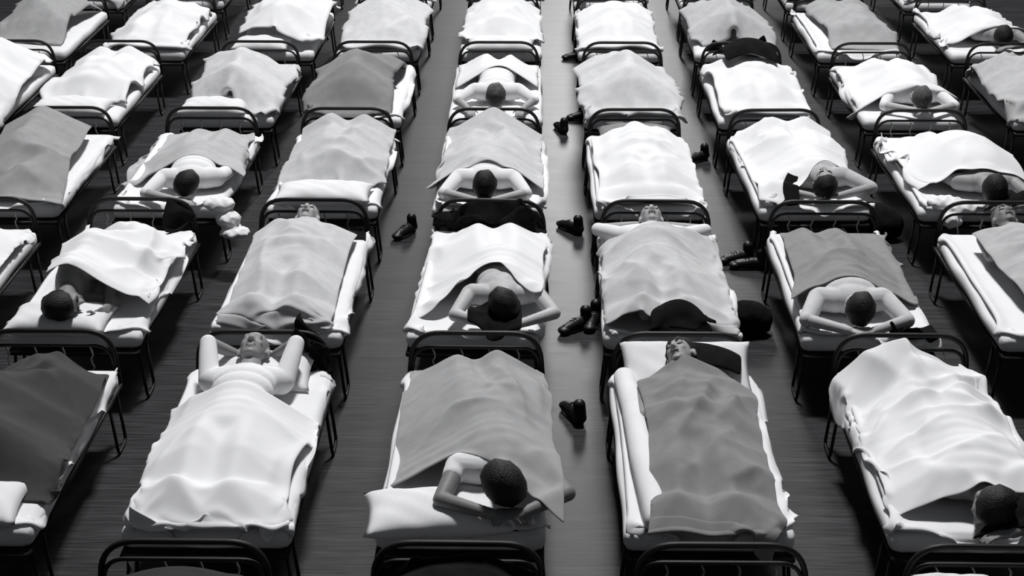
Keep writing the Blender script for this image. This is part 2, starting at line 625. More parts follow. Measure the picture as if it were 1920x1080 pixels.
def pose_prims(pose, arms='down', zh=.12, legs='straight', turn=0.0, lift=0.0, sleeve='long'):
    """Figure in bed space with the crown towards +y. Returns skin primitives, shirt primitives, head centre and head frame."""
    z = ZM + lift
    B, S = [], []
    if pose in ('supine', 'prone'):
        T = torso([(.47, .140, .085, .115), (.40, .166, .104, .115), (.31, .163, .108, .115), (.22, .150, .102, .110), (.13, .143, .096, .105), (.04, .150, .096, .105), (-.05, .164, .098, .105), (-.12, .160, .095, .103)], z)
        B += T
        S += T[:-2]
        for s in (-1, 1):
            B += [C((s * .10, .49, z + .11), (s * .185, .465, z + .11), .068, .064)]
            S += [C((s * .10, .49, z + .11), (s * .185, .465, z + .11), .068, .064)]
            k = .12 if legs == 'straight' else .16
            kz = .10 if legs == 'straight' else .30
            ay = -.77 if pose == 'supine' else -.81
            B += [C((s * .09, -.07, z + .10), (s * k, -.44, z + kz + (.03 if pose == 'supine' else 0)), .084, .058), C((s * k, -.44, z + kz + (.03 if pose == 'supine' else 0)), (s * .11, ay, z + .06), .056, .038)]
            if pose == 'supine':
                B += [C((s * .10, -.775, z + .06), (s * .13, -.80, z + .165), .036, .028)]
            else:
                B += [C((s * .11, -.81, z + .05), (s * .10, -.905, z + .035), .036, .026)]
        B += [C((0, .66, z + zh - .02), (0, .50, z + .115), .054, .062)]
        hc = (0, .735, z + zh)
        if pose == 'supine':
            fw = (math.sin(turn), .12, math.cos(turn))
        else:
            fw = (math.sin(turn), .10, -math.cos(turn))
        HR = frame((0, 1, .18), fw)
        for s in (-1, 1):
            sh = (s * .205, .465, z + .115)
            if arms == 'down' or (arms == 'mixed' and s > 0):
                el, wr = (s * .265, .18, z + .075), (s * .235, -.07, z + .07)
                hd, hn = (-.05 * s, -1, 0), (-s, 0, -.4)
            elif arms == 'tucked':
                el, wr = (s * .225, .19, z + .10), (s * .06, .06, z + .215)
                hd, hn = (-s, -.2, -.1), (0, 0, -1)
            elif arms == 'behind_head':
                el, wr = (s * .245, .70, z + .235), (s * .085, .815, z + .10)
                hd, hn = (-s, .25, -.25), (0, -.2, 1)
            elif arms == 'behind_flat':
                el, wr = (s * .365, .66, z + .085), (s * .095, .80, z + .07)
                hd, hn = (-s, .2, 0), (0, -.2, 1)
            elif arms in ('folded', 'mixed'):        # forearms crossed in front of the crown
                el, wr = (s * .30, .70, z + .07), (s * .075, .87, z + .075)
                hd, hn = (-s, .15, 0), (0, 0, -1)
            elif arms == 'wide':
                el, wr = (s * .33, .62, z + .07), (s * .24, .84, z + .06)
                hd, hn = (-.3 * s, 1, 0), (0, 0, -1)
            B += [C(sh, el, .050, .040), C(el, wr, .040, .027)] + hand_prims(wr, hd, hn, s if pose == 'supine' else -s)
            mid = np.array(sh) * .35 + np.array(el) * .65 if sleeve == 'long' else np.array(sh) * .75 + np.array(el) * .25
            S += [C(sh, mid, .050, .043)]
            if sleeve == 'long' and arms in ('folded', 'mixed', 'wide', 'behind_head', 'behind_flat'):
                S += [C(mid, el, .043, .037)]
    else:   # on one side, facing +x
        T = torso([(.47, .092, .150, .18), (.40, .106, .166, .17), (.31, .110, .163, .165), (.22, .106, .150, .155), (.13, .102, .142, .150), (.04, .106, .150, .155), (-.05, .116, .164, .165), (-.12, .112, .158, .163)], z)
        B += T + [C((.0, .47, z + .28), (.0, .47, z + .10), .066)]
        S += T[:-2] + [B[-1]]
        B += [C((-.01, -.08, z + .22), (.26, -.36, z + .16), .085, .060), C((.26, -.36, z + .16), (.02, -.72, z + .11), .056, .040),
              C((-.01, -.08, z + .10), (.20, -.40, z + .07), .085, .060), C((.20, -.40, z + .07), (-.04, -.74, z + .05), .056, .038),
              C((.02, -.72, z + .11), (.10, -.80, z + .09), .036, .028), C((-.04, -.74, z + .05), (.05, -.82, z + .04), .036, .028)]
        B += [C((.02, .68, z + zh), (0, .50, z + .18), .054, .062)]
        hc = (.03, .74, z + zh + .01)
        HR = frame((0.05, 1, .05), (math.cos(turn), 0, math.sin(turn)))
        sh, el, wr = (.02, .47, z + .29), (.20, .30, z + .17), (.25, .56, z + .07)
        B += [C(sh, el, .052, .041), C(el, wr, .041, .027)] + hand_prims(wr, (-.15, 1, 0), (-1, 0, -.3), 1)
        sh2, el2, wr2 = (.04, .47, z + .09), (.24, .42, z + .05), (.20, .68, z + .05)
        B += [C(sh2, el2, .050, .040), C(el2, wr2, .040, .027)] + hand_prims(wr2, (-.4, 1, 0), (-1, 0, .3), -1)
        mid = np.array(sh) * .4 + np.array(el) * .6
        S += [C(sh, mid, .056, .050)]
    return B, S, np.array(hc), HR


def xform(prims, flip, dx, dy, mirror=False, rz=0.0):
    a = (math.pi if flip else 0.0) + rz
    R = np.array([[math.cos(a), -math.sin(a), 0], [math.sin(a), math.cos(a), 0], [0, 0, 1]])
    if mirror:
        R = R @ np.diag([-1.0, 1, 1])
    t = np.array([dx, dy, 0])
    out = []
    for p in prims:
        if p[0] == 'e':
            out.append(('e', R @ p[1] + t, p[2], R @ p[3]))
        else:
            out.append(('c', R @ p[1] + t, R @ p[2] + t, p[3], p[4]))
    return out, R, t


def person(bed, label, pose='supine', arms='down', flip=False, dx=0, dy=0, mirror=False, rz=0, tone=.40, hair='dark', shirt=None,
           face=False, voxel=.008, zh=.12, turn=0.0, legs='straight', lift=0.0, hair_size=1.0, hair_back=0.0, show=True, head_size=1.0, sleeve='long'):
    B, S, hc, HR = pose_prims(pose, arms, zh, legs, turn, lift, sleeve)
    full = B + [E(hc + (p[1] - hc) * head_size, p[2] * head_size, p[3]) if p[0] == 'e' else C(hc + (p[1] - hc) * head_size, hc + (p[2] - hc) * head_size, p[3] * head_size, p[4] * head_size) for p in head_prims(hc, HR)]
    full, R, t = xform(full, flip, dx, dy, mirror, rz)
    coll, _, _ = xform(B, flip, dx, dy, mirror, rz)
    if not show:
        return coll
    hc2, HR2 = R @ hc + t, R @ HR
    root = fused('person', full, skin(tone), None, voxel, 3)
    tag(root, label, 'person', 'sleepers on the cots')
    place(root, bed)
    if hair:
        v, f = hair_mesh(hc2, HR2, hair_size, hair_back)
        mesh_obj('hair', v, f, M_HAIR if hair == 'dark' else M_HAIRG, root)
    if face:
        T = lambda p: hc2 + HR2 @ np.array(p, float)
        for s in (-1, 1):
            v, f = prim_mesh([C(T((s * .016, .092, .024)), T((s * .030, .091, .031)), .0045), C(T((s * .030, .091, .031)), T((s * .046, .080, .026)), .0045, .003)])
            mesh_obj('eyebrow', v, f, M_BROW, root)
            v, f = prim_mesh([C(T((s * .018, .085, .000)), T((s * .030, .0875, -.004)), .0028), C(T((s * .030, .0875, -.004)), T((s * .043, .080, .000)), .0028)])
            mesh_obj('eyelid', v, f, M_BROW, root)
        v, f = prim_mesh([C(T((-.022, .092, -.063)), T((0, .0985, -.062)), .0045, .006), C(T((0, .0985, -.062)), T((.022, .092, -.063)), .006, .0045)])
        mesh_obj('lips', v, f, M_LIP, root)
    if shirt:
        S2, _, _ = xform(S, flip, dx, dy, mirror, rz)
        fused('shirt', S2, wool(shirt) if shirt < .7 else M_WHITE, root, voxel, 4, 0.010, 0.0)
    return coll


# ------------------------------------------------------------------ the setting
fl = mesh_obj('floor', [(-14, -1, 0), (14, -1, 0), (14, 40, 0), (-14, 40, 0)], [(0, 1, 2, 3)], floor_mat(), smooth=False)
fl['kind'] = 'structure'

# ------------------------------------------------------------------ the cot
def build_cot():
    root = empty('folding_cot', (0, 0, 0))
    arch = round_path([(-.385, .965, .33), (-.362, .965, .67), (.362, .965, .67), (.385, .965, .33)], .20, 9)
    mesh_obj('end_rail', *tube(arch, .0145, 10), M_TUBE, root)
    inner = round_path([(-.372, .955, .40), (-.345, .955, .585), (.345, .955, .585), (.372, .955, .40)], .13, 6)
    mesh_obj('cross_bar', *tube(inner, .011, 8), M_TUBE, root)
    for s in (-1, 1):
        mesh_obj('side_rail', *tube([(s * .385, -.92, .335), (s * .385, .965, .335)], .015, 8), M_TUBE, root)
    mesh_obj('foot_rail', *tube([(-.385, -.92, .335), (.385, -.92, .335)], .015, 8), M_TUBE, root)
    v, f = rounded_box(.375, .91, .008, .008, 2, 2, 1, .340)
    mesh_obj('deck', v, f, M_DECK, root)
    for y in (-.84, .72):
        for s in (-1, 1):
            loop = round_path([(s * .375, y, .33), (s * .405, y, .011), (s * .405, y + .18, .011), (s * .375, y + .18, .33)], .04, 4)
            mesh_obj('leg', *tube(loop, .010, 8), M_TUBE, root)
    for x in (-.24, -.08, .08, .24):
        pts = [(x + .008 * math.sin(k * 1.9), .962 + .006 * math.cos(k * 1.9), .345 + .025 * k) for k in range(10)]
        mesh_obj('spring', *tube(pts, .005, 6), M_LINK, root)
    return root


COT = build_cot()
COT_USED = []


def kids(o):
    return [c for c in bpy.data.objects if c.parent == o]


COT_PARTS = kids(COT)


def cot_at(bed, label):
    if not COT_USED:
        r = COT
    else:
        r = COT.copy()
        col.objects.link(r)
        for ch in COT_PARTS:
            c2 = ch.copy()
            col.objects.link(c2)
            c2.parent = r
    COT_USED.append(r)
    place(r, bed)
    tag(r, label, 'cot', 'folding cots in rows')
    return r


MATT = [rounded_box(.405, .90, .055, .045, 16, 34, 4, .406, .006, s) for s in range(3)]


def pillow(bed, x, y, z, label, sx=.31, sy=.20, h=.075, rz=0.0, tilt=0.0, seed=0, roll=0.0, mat=None):
    n, V, Fc = 22, [], []
    R = Matrix.Rotation(rz, 3, 'Z') @ Matrix.Rotation(tilt, 3, 'X') @ Matrix.Rotation(roll, 3, 'Y')
    for side in (1, -1):
        for i in range(n + 1):
            for j in range(n + 1):
                u, v = -1 + 2 * i / n, -1 + 2 * j / n
                t = (max(0, 1 - abs(u) ** 3.2) * max(0, 1 - abs(v) ** 3.2)) ** .55
                t *= 1 + .10 * math.sin(u * 5 + seed) * math.cos(v * 4 + seed * 2) + .05 * math.sin(u * 13 + v * 9 + seed)
                px = u * sx * (1 - .07 * (1 - v * v) * abs(u))
                py = v * sy * (1 - .09 * (1 - u * u) * abs(v))
                V.append(R @ Vector((px, py, side * h * t)) + Vector((x, y, z)))
    m = (n + 1) ** 2
    for i in range(n):
        for j in range(n):
            a = i * (n + 1) + j
            Fc.append((a, a + n + 1, a + n + 2, a + 1))
            Fc.append((m + a, m + a + 1, m + a + n + 2, m + a + n + 1))
    o = mesh_obj('pillow', V, Fc, mat or M_PILLOW)
    bm = bmesh.new()
    bm.from_mesh(o.data)
    bmesh.ops.remove_doubles(bm, verts=bm.verts, dist=1e-5)
    bm.to_mesh(o.data)
    bm.free()
    place(o, bed)
    return tag(o, label, 'pillow', 'white pillows')


def lump(bed, name, label, cat, pts, r, mat, group=None, jitter=.006, voxel=.012):
    """A soft bundle fused from a chain of blobs."""
    o = fused(name, [E(p, q) for p, q in zip(pts, r)], mat, None, voxel, 4, 0, jitter)
    place(o, bed)
    return tag(o, label, cat, group)


# ------------------------------------------------------------------ shoes
def shoe_proto():
    root = empty('shoe', (0, 0, 0))
    body = [C((0, -.09, .045), (0, .0, .050), .040, .038), C((0, 0, .045), (0, .10, .034), .040, .034), E((0, .12, .030), (.042, .045, .026)), C((0, -.085, .05), (0, -.075, .12), .040, .038)]
    up = fused('upper', body, M_SHOE, root, .006, 2)
    out = []
    for k in range(20):
        a = 2 * math.pi * k / 20
        y = .135 * math.sin(a)
        out.append((.044 * math.cos(a) * (1 + .15 * math.sin(a)), y + .015, 0))
    V = [(x, y, 0.002) for x, y, _ in out] + [(x, y, .016) for x, y, _ in out]
    Fc = [tuple(range(20))[::-1], tuple(range(20, 40))] + [(k, (k + 1) % 20, 20 + (k + 1) % 20, 20 + k) for k in range(20)]
    mesh_obj('sole', V, Fc, M_SOLE, root, False)
    v, f = join(*[tube([(-.02, .02 + .022 * k, .085 - .008 * k), (.02, .03 + .022 * k, .085 - .008 * k)], .003, 5) for k in range(3)])
    mesh_obj('lace', v, f, M_COAT, root)
    return root


SHOE = shoe_proto()
SHOE_PARTS = kids(SHOE)
SHOE_N = []


def shoe(x, y, rz, label):
    r = SHOE
    if SHOE_N:
        r = SHOE.copy()
        col.objects.link(r)
        for ch in SHOE_PARTS:
            c2 = ch.copy()
            col.objects.link(c2)
            c2.parent = r
    SHOE_N.append(r)
    r.location = (x, y, 0)
    r.rotation_euler = (0, 0, rz)
    tag(r, label, 'shoe', 'dark shoes on the floor')


# ------------------------------------------------------------------ the beds
class Covered(list):
    drop = 0.34


ROW = {0: 'row nearest the bottom edge', 1: 'front row', 2: 'second row', 3: 'third row', 4: 'fourth row', 5: 'fifth row', 6: 'last row at the top'}
COLN = {-1: 'fifth column left of bright aisle', 0: 'fourth column left of bright aisle', 1: 'third column left of bright aisle', 2: 'second column left of bright aisle', 3: 'column left of bright aisle',
        4: 'column right of bright aisle', 5: 'second column right of bright aisle', 6: 'third column right of bright aisle', 7: 'fourth column right of bright aisle'}
CX = {-1: -4.98, 0: -3.87, 1: -2.73, 2: -1.54, 3: -.33, 4: .84, 5: 2.02, 6: 3.2, 7: 4.5}
DX = {(1, 1): -.03, (1, 2): -.02, (1, 3): .06, (1, 4): .10, (1, 5): .16, (0, 3): .0, (0, 4): -.10, (0, 5): .02, (-1, 5): -.05, (5, 1): .07, (5, 4): -.04, (5, 5): -.03, (6, 4): .02, (6, 5): -.01}
RZ = {(3, 1): -.01, (3, 2): -.035, (4, 2): -.015, (5, 3): .03, (1, 3): .0}
FULL = [(-.43, -.92), (.43, -.92), (.43, .90), (-.43, .90)]
BEDS = {}


def mk_bed(c, r):
    b = {'c': c, 'r': r, 'x': CX[c] + DX.get((c, r), 0), 'y': 6.37 + 2.31 * r - .97, 'rz': RZ.get((c, r), random.uniform(-.008, .008))}
    b['where'] = ROW[r] + ', ' + COLN[c]
    BEDS[c, r] = b
    cot_at(b, 'black tubular folding cot, ' + b['where'])
    V, Fc = MATT[(c + 2 * r) % 3]
    m = mesh_obj('mattress', V, Fc, M_TICK)
    place(m, b)
    tag(m, 'white covered cot mattress, ' + b['where'], 'mattress', 'mattresses on the cots')
    return b


def blanket(b, tone, corners, prims, label, white_name='bedsheet', **kw):
    r = b['r']
    cell = {0: .028, 1: .0155, 2: .0165, 3: .021}.get(r, .028)
    kw.setdefault('cell', cell)
    kw.setdefault('seed', b['c'] * 13 + r * 71 + 5)
    kw.setdefault('steps', 130 if r < 4 else 90)
    corners = [(x, -1.0 if (k < 2 and -1.0 < y < -.84) else y) for k, (x, y) in enumerate(corners)]     # near hems hang over the mattress end
    H = envelope(prims, kw.pop('slope', .62), 3, kw['seed'] + 900, kw.pop('ridges', 9), kw.pop('amp', 1.0),
                 kw.pop('folds', ()), corners[0][1] + (corners[1][1] - corners[0][1]) * (MX - corners[0][0]) / (corners[1][0] - corners[0][0]), kw.pop('drop', getattr(prims, 'drop', 0.0)))
    nm = 'blanket' if tone < .7 else white_name
    o = cloth(nm, b, corners, H, wool(tone), thick=.010 if tone < .7 else .006, sub=1 if r < 4 else 0, off=.014, **kw)
    return tag(o, label, nm, 'wool blankets on the cots' if tone < .7 else 'white covers on the cots')


def under_sheet(b, **kw):
    H = field([])
    kw.setdefault('seed', b['c'] * 5 + b['r'] * 17)
    o = cloth('under_sheet', b, [(-.455, -.96), (.455, -.96), (.455, .925), (-.455, .925)], H, M_WHITE, thick=.003, sub=0, cell=.026, steps=60, ex=(1.0, 1.0), off=.006, noise=.004, **kw)
    return tag(o, 'rumpled white sheet spread on the mattress, ' + b['where'], 'sheet', 'white sheets on the mattresses')


def coat(b, corners, label, prims=(), arch=True, tone_mat=None, **kw):
    H = field([], arch=arch)
    if len(prims):
        H = np.maximum(H, envelope(list(prims), .7) + np.where(field([]) > .3, .02, 0))
    kw.setdefault('seed', b['c'] * 3 + b['r'] * 7)
    o = cloth('coat', b, corners, H, tone_mat or M_COAT, thick=.014, sub=1, cell=.022, off=.012, steps=90, noise=.02, ex=(1.05, 1.05), **kw)
    return tag(o, label, 'coat', 'dark coats on the cots')




def hidden(pose='supine', flip=False, dx=0.0, dy=0.0, mirror=False, rz=0.0, legs='straight', **k):
    return Covered(person(None, '', pose, 'tucked', flip, dx, dy, mirror, rz, legs=legs, show=False, **k))


def W(b):
    return b['where']


# ---- row at the bottom edge: only the head rails and what lies behind them show
b = mk_bed(2, 0)
blanket(b, .035, [(-.43, -.5), (.43, -.5), (.42, .93), (-.42, .93)], hidden(dx=0) + [E((0, .72, .52), (.30, .20, .10))], 'dark blanket behind the rail at the bottom edge, ' + COLN[2])
b = mk_bed(3, 0)
coat(b, [(-.40, .55), (.38, .55), (.38, .96), (-.40, .96)], 'black coat over the rail at the bottom edge, ' + COLN[3], prims=[E((0, .74, .50), (.3, .2, .1))])
b = mk_bed(4, 0)
coat(b, [(-.38, .50), (.24, .52), (.22, .93), (-.38, .93)], 'black coat behind the rail at the bottom edge, ' + COLN[4], arch=False)
b = mk_bed(5, 0)
pillow(b, -.20, .76, .52, 'white pillow behind the rail at the bottom edge, ' + COLN[5], sx=.17, sy=.15, tilt=.3)

# ---- front row
b = mk_bed(1, 1)
under_sheet(b)
pillow(b, .02, -.74, .50, 'white pillow at the near end of the charcoal blanket, left edge', rz=.06, seed=2)
blanket(b, .06, [(-.47, -.66), (.50, -.70), (.40, .84), (-.45, .88)], hidden('side', True, -.02, .0, True), 'dark charcoal blanket on the front cot at the left edge', ex=(1.10, 1.06))

b = mk_bed(2, 1)
under_sheet(b)
pillow(b, .0, .78, .505, 'white pillow under the man with arms behind his head, front row', tilt=.12, seed=1)
pr = person(b, 'man on his back with both arms behind his head under a white sheet, front row', 'supine', 'behind_head', dx=-.02, dy=.05, tone=.30, shirt=.8, face=True, voxel=.007, zh=.17, hair='grey', hair_size=.985, hair_back=-.03, head_size=1.08)
blanket(b, .8, [(-.44, -1.13), (.45, -1.11), (.45, .25), (-.42, .30)], pr, 'white sheet drawn up to the chest of the man with raised arms, front row', ex=(1.06, 1.05), cell=.019, amp=.9, folds=[(-.26, -.66, .10, -1.0, .03, .05), (.10, -1.0, .45, -.9, .03), (.22, -.75, .36, -.1, .02, .04)], ridges=6)
coat(b, [(.12, .74), (.50, .76), (.48, 1.22), (.06, 1.16)], 'black coat hung on the rail beside the raised elbow, front row')

b = mk_bed(3, 1)
under_sheet(b)
pillow(b, -.10, -.78, .505, 'white pillow beside the dark-haired sleeper, front row centre', sx=.36, sy=.21, rz=.10, seed=3)
pr = person(b, 'dark-haired person asleep face down with a bare bent arm, front row centre', 'prone', 'folded', True, .12, -.10, rz=.13, tone=.20, shirt=.8, voxel=.007, zh=.16, turn=-.7, lift=.07, sleeve='short', hair_size=1.2, hair_back=.02, head_size=1.1)
blanket(b, .36, [(-.40, -.50), (.50, -.86), (.44, .90), (-.40, .88)], pr, 'mid grey blanket over the dark-haired sleeper, front row centre', ex=(1.08, 1.06), hem=lambda u: .16 * np.sin(np.pi * u) ** 2, folds=[(-.05, .70, .16, -.02), (.09, .66, .34, -.26, .04), (.29, .65, .40, -.05), (-.25, -.31, -.03, .02, .03), (-.14, -.06, .25, -.07, .03)], ridges=5, amp=.8)

coat(b, [(-.06, .84), (.38, .84), (.38, 1.24), (-.04, 1.22)], 'black coat hung on the rail of the centre cot, front row')

b = mk_bed(4, 1)
under_sheet(b)
pillow(b, .02, .75, .535, 'white pillow with raised corners behind the wrapped sleeper, front row', sx=.37, sy=.23, tilt=.42, seed=4)
pr = person(b, 'person on the back wrapped in grey, face turned aside on the pillow, front row', 'supine', 'tucked', dx=-.02, dy=-.05, tone=.36, face=True, voxel=.007, zh=.20, turn=-.5, hair_size=1.04, hair_back=.01)
o = fused('rolled_sheet', [C((-.33, .70, .52), (-.30, .30, .52), .060, .068), C((-.30, .30, .52), (-.28, -.30, .525), .066, .072), C((-.28, -.30, .525), (-.25, -.88, .52), .072, .062)], M_WHITE, None, .012, 6, 0, 0)
tag(place(o, b), 'white rolled sheet along the left side of the wrapped sleeper, front row', 'sheet', 'white sheets on the mattresses')
coat(b, [(.05, .60), (.31, .60), (.33, 1.0), (.05, 1.0)], 'dark garment bunched on the pillow beside the wrapped sleeper, front row', prims=[E((.02, .76, .53), (.34, .22, .115))], arch=False)
blanket(b, .25, [(-.28, -1.15), (.36, -1.16), (.37, .68), (-.27, .54)], pr, 'narrow grey blanket wrapped round the sleeper right of the aisle, front row', ex=(1.10, 1.06), folds=[(.17, .48, -.14, -.36, .045), (.07, .55, -.20, -.12, .025), (.34, -.42, .08, -.66, .04), (-.14, -.66, .27, .03, .025)], ridges=6)

b = mk_bed(5, 1)
under_sheet(b)
pr = person(b, 'dark-haired person face down under a rumpled white cover, front right', 'prone', 'mixed', True, .06, -.12, tone=.26, voxel=.008, zh=.14, turn=.6, hair_size=1.05, hair_back=.03)
blanket(b, .8, [(-.38, -.76), (.52, -.72), (.50, .84), (-.64, .66)], pr + [E((-.10, .78, .60), (.09, .10, .14)), E((.05, .62, .56), (.12, .14, .10))], 'rumpled white cover peaked over the feet, front right cot', ex=(1.10, 1.10), ridges=14, amp=1.5, folds=[(-.46, -.10, -.02, .63, .05), (-.07, .95, .06, .40, .05), (-.33, -.28, .05, -.06, .05, .04), (-.14, .14, .36, .44, .04), (-.24, -.65, .43, -.07, .025)])
coat(b, [(-.06, -1.0), (.47, -1.0), (.47, -.56), (.30, -.72)], 'black cloth over the near end of the front right cot', arch=False, prims=pr + [E((.34, -.84, .52), (.16, .15, .10))])  # black cloth laid across the near right end

# ---- second row
b = mk_bed(0, 2)
blanket(b, .8, FULL, hidden(), 'white cover on the cot at the left edge, second row')

b = mk_bed(1, 2)
under_sheet(b)
pillow(b, -.10, -.78, .50, 'white pillow under the dark-haired sleeper facing right, second row', seed=5)
pr = person(b, 'dark-haired person on one side facing right under white covers, second row', 'side', flip=True, dx=-.08, dy=-.10, mirror=True, tone=.24, voxel=.008, zh=.16, hair_size=1.10, hair_back=.01, face=True)
blanket(b, .8, [(-.22, -.66), (.50, -.62), (.47, .86), (-.36, .86)], pr, 'rumpled white cover over the sleeper facing right, second row', ex=(1.12, 1.10), folds=[(-.11, .18, .2, .6, .04), (.2, .6, .3, -.3, .05), (.1, -.5, .42, .2, .04)])
coat(b, [(.06, .80), (.44, .78), (.42, 1.08), (.10, 1.10)], 'black coat hung on the rail above white covers, second row left')

b = mk_bed(2, 2)
under_sheet(b)
coat(b, [(-.36, .70), (.37, .70), (.36, .95), (-.36, .95)], 'dark folded cloth beneath the bald head, second row', arch=False)
pr = person(b, 'person on the back covered to the chin by pale grey wool, second row', 'supine', 'tucked', dx=-.02, dy=.06, tone=.42, face=True, voxel=.008, zh=.14, hair='grey', hair_size=.98, hair_back=-.02)
blanket(b, .58, [(-.37, -.90), (.36, -.90), (.35, .70), (-.36, .68)], pr, 'pale grey blanket drawn up to the chin, second row', ex=(1.06, 1.06), folds=[(-.24, .45, -.08, -.9, .03), (-.3, .28, .36, .2, .025), (-.3, -.28, .36, -.45, .02)], ridges=5, amp=.8, drop=.14)

b = mk_bed(3, 2)
under_sheet(b)
pr = person(b, 'dark-haired person face down with bare shoulders under white sheet, second row', 'prone', 'folded', True, .12, -.08, rz=.10, tone=.52, voxel=.008, zh=.15, turn=-.6, lift=.02, hair_size=1.05, hair_back=.03)
blanket(b, .8, [(-.43, -.70), (.42, -.62), (.42, .92), (-.43, .92)], pr, 'white sheet over the bare-shouldered sleeper, second row', ex=(1.08, 1.08), hem=lambda u: .28 * np.sin(np.pi * np.clip(u * 1.3 - .25, 0, 1)) ** 2)
coat(b, [(-.46, .72), (.44, .72), (.42, 1.16), (-.44, 1.16)], 'broad black coat over the head rail of the centre cot, second row')

coat(b, [(-.02, -1.08), (.30, -1.08), (.30, -.74), (-.02, -.74)], 'black coat hanging from the foot of the centre cot, second row', arch=False, prims=pr)

b = mk_bed(4, 2)
under_sheet(b)
pr = person(b, 'man on his back with arms behind his head under grey wool, second row', 'supine', 'behind_flat', dx=-.04, dy=.06, tone=.40, shirt=.8, face=True, voxel=.008, zh=.14, hair_size=.985, hair_back=-.01)
blanket(b, .56, [(-.40, -.84), (.48, -.88), (.47, .52), (-.44, .44)], pr, 'pale grey blanket with deep folds over the man with raised arms, second row', ex=(1.16, 1.12), folds=[(-.40, .22, -.14, .36, .05), (-.16, .35, .30, .18, .045), (-.34, -.02, 0, -.65, .045), (-.21, .17, .28, -.64, .03), (-.36, -.95, -.06, -.65, .03)], ridges=7)
coat(b, [(-.30, -.98), (.30, -.98), (.26, -.66), (-.05, -.60)], 'black coat crumpled at the near end of the cot right of the aisle, second row', arch=False, prims=[E((.05, -.80, .50), (.14, .12, .12))])

b = mk_bed(5, 2)
under_sheet(b)
pr = person(b, 'dark-haired person face down in pale sleeves with arms folded ahead, second row', 'prone', 'folded', True, -.07, -.10, tone=.50, shirt=.62, voxel=.008, zh=.15, turn=.1, hair_size=1.06, hair_back=.04)
blanket(b, .27, [(-.42, -.52), (.47, -.46), (.42, .88), (-.30, .92)], pr, 'mid grey blanket over the sleeper in pale sleeves, second row', ex=(1.09, 1.09), folds=[(-.28, .42, .15, .5, .035), (-.34, -.26, .14, .12, .04), (-.22, -.44, .35, -.08, .03)], ridges=6)
coat(b, [(.06, -1.04), (.43, -1.02), (.43, -.74), (.12, -.76)], 'black coat at the near right corner of the cot, second row right', arch=False)

b = mk_bed(6, 2)
under_sheet(b)
pr = person(b, 'grey-haired person on the back under grey wool at the right edge', 'supine', 'tucked', dx=.02, dy=.02, tone=.24, face=True, voxel=.009, zh=.16, hair='grey')
blanket(b, .46, [(-.22, -.9), (.47, -.9), (.46, .62), (-.26, .56)], pr, 'grey blanket on the cot at the right edge, second row', ex=(1.06, 1.05), drop=.12)

# ---- third row
b = mk_bed(0, 3)
under_sheet(b)
blanket(b, .34, [(-.42, -1.0), (.42, -.98), (.26, .74), (-.30, .88)], hidden('side', dx=-.05), 'long rumpled grey blanket with a bent shape beneath, third row far left', ex=(1.14, 1.10))

b = mk_bed(1, 3)
under_sheet(b)
pr = person(b, 'dark-haired person face down in a white shirt under grey wool, third row', 'prone', 'mixed', True, .10, -.10, rz=.06, tone=.42, shirt=.8, voxel=.009, zh=.15, turn=-.7, mirror=True, hair_size=1.05, hair_back=.03)
blanket(b, .48, [(-.46, -.60), (.48, -.42), (.44, .90), (-.42, .90)], pr, 'grey blanket over the white-shirted sleeper, third row left', ex=(1.14, 1.10), hem=lambda u: .12 * np.sin(np.pi * u))
lump(b, 'bundle', 'white bundle of linen spilling off the near right corner, third row left', 'bundle', [(.40, -.96, .50), (.47, -1.0, .40), (.52, -1.06, .32)], [(.12, .09, .05), (.09, .10, .06), (.11, .10, .04)], M_WHITE)

b = mk_bed(2, 3)
under_sheet(b)
pillow(b, .0, -.74, .51, 'white pillow at the near end of the grey blanket, third row', seed=6, sx=.36)
blanket(b, .56, [(-.42, -.50), (.43, -.52), (.43, .86), (-.38, .90)], hidden('supine', True, .02, .06), 'grey blanket ending at a white pillow, third row left of centre', ex=(1.08, 1.06))

b = mk_bed(3, 3)
under_sheet(b)
pr = person(b, 'dark-haired person face down between white sleeves, third row centre', 'prone', 'folded', True, -.02, -.08, tone=.40, shirt=.8, voxel=.009, zh=.14, hair_size=1.08, hair_back=.06)
blanket(b, .58, [(-.46, -.62), (.42, -.62), (.42, .86), (-.42, .90)], pr + [E((0, .88, .58), (.10, .08, .12))], 'pale grey blanket peaked at the feet, third row centre', ex=(1.08, 1.08), hem=lambda u: .10 * np.sin(np.pi * u), folds=[(-.29, 0, .02, .9, .03), (.02, .9, .33, 0, .03), (-.25, -.4, 0, -.14, .03), (0, -.14, .33, -.5, .03)])

b = mk_bed(4, 3)
under_sheet(b)
blanket(b, .8, [(-.45, -.90), (.44, -.88), (.42, .72), (-.44, .74)], hidden('supine', dy=.0), 'smooth white cover on the cot right of the aisle, third row', ex=(1.06, 1.08))
pillow(b, 0, .80, .505, 'grey pillow at the head rail right of the aisle, third row', seed=8, mat=wool(.25))  # grey cloth instead of the usual pillow cotton

b = mk_bed(5, 3)
under_sheet(b)
pr = person(b, 'person on the back with arms behind the head toward the camera, third row', 'supine', 'behind_flat', True, .08, -.02, tone=.36, shirt=.5, voxel=.009, zh=.15, face=True, hair_size=1.05)
blanket(b, .8, [(-.46, -.98), (.46, -.66), (.44, .90), (-.42, .86)], pr, 'white cover folded back below the raised arms, third row right', ex=(1.08, 1.08), hem=lambda u: .36 * np.sin(np.pi * np.clip((u - .30) / .75, 0, 1)) ** 1.3)
coat(b, [(-.26, -.92), (-.12, -.92), (-.08, -.56), (-.16, -.54)], 'narrow dark cloth beside the raised arms, third row right', arch=False, prims=pr)  # narrow strip of black cloth next to the arms

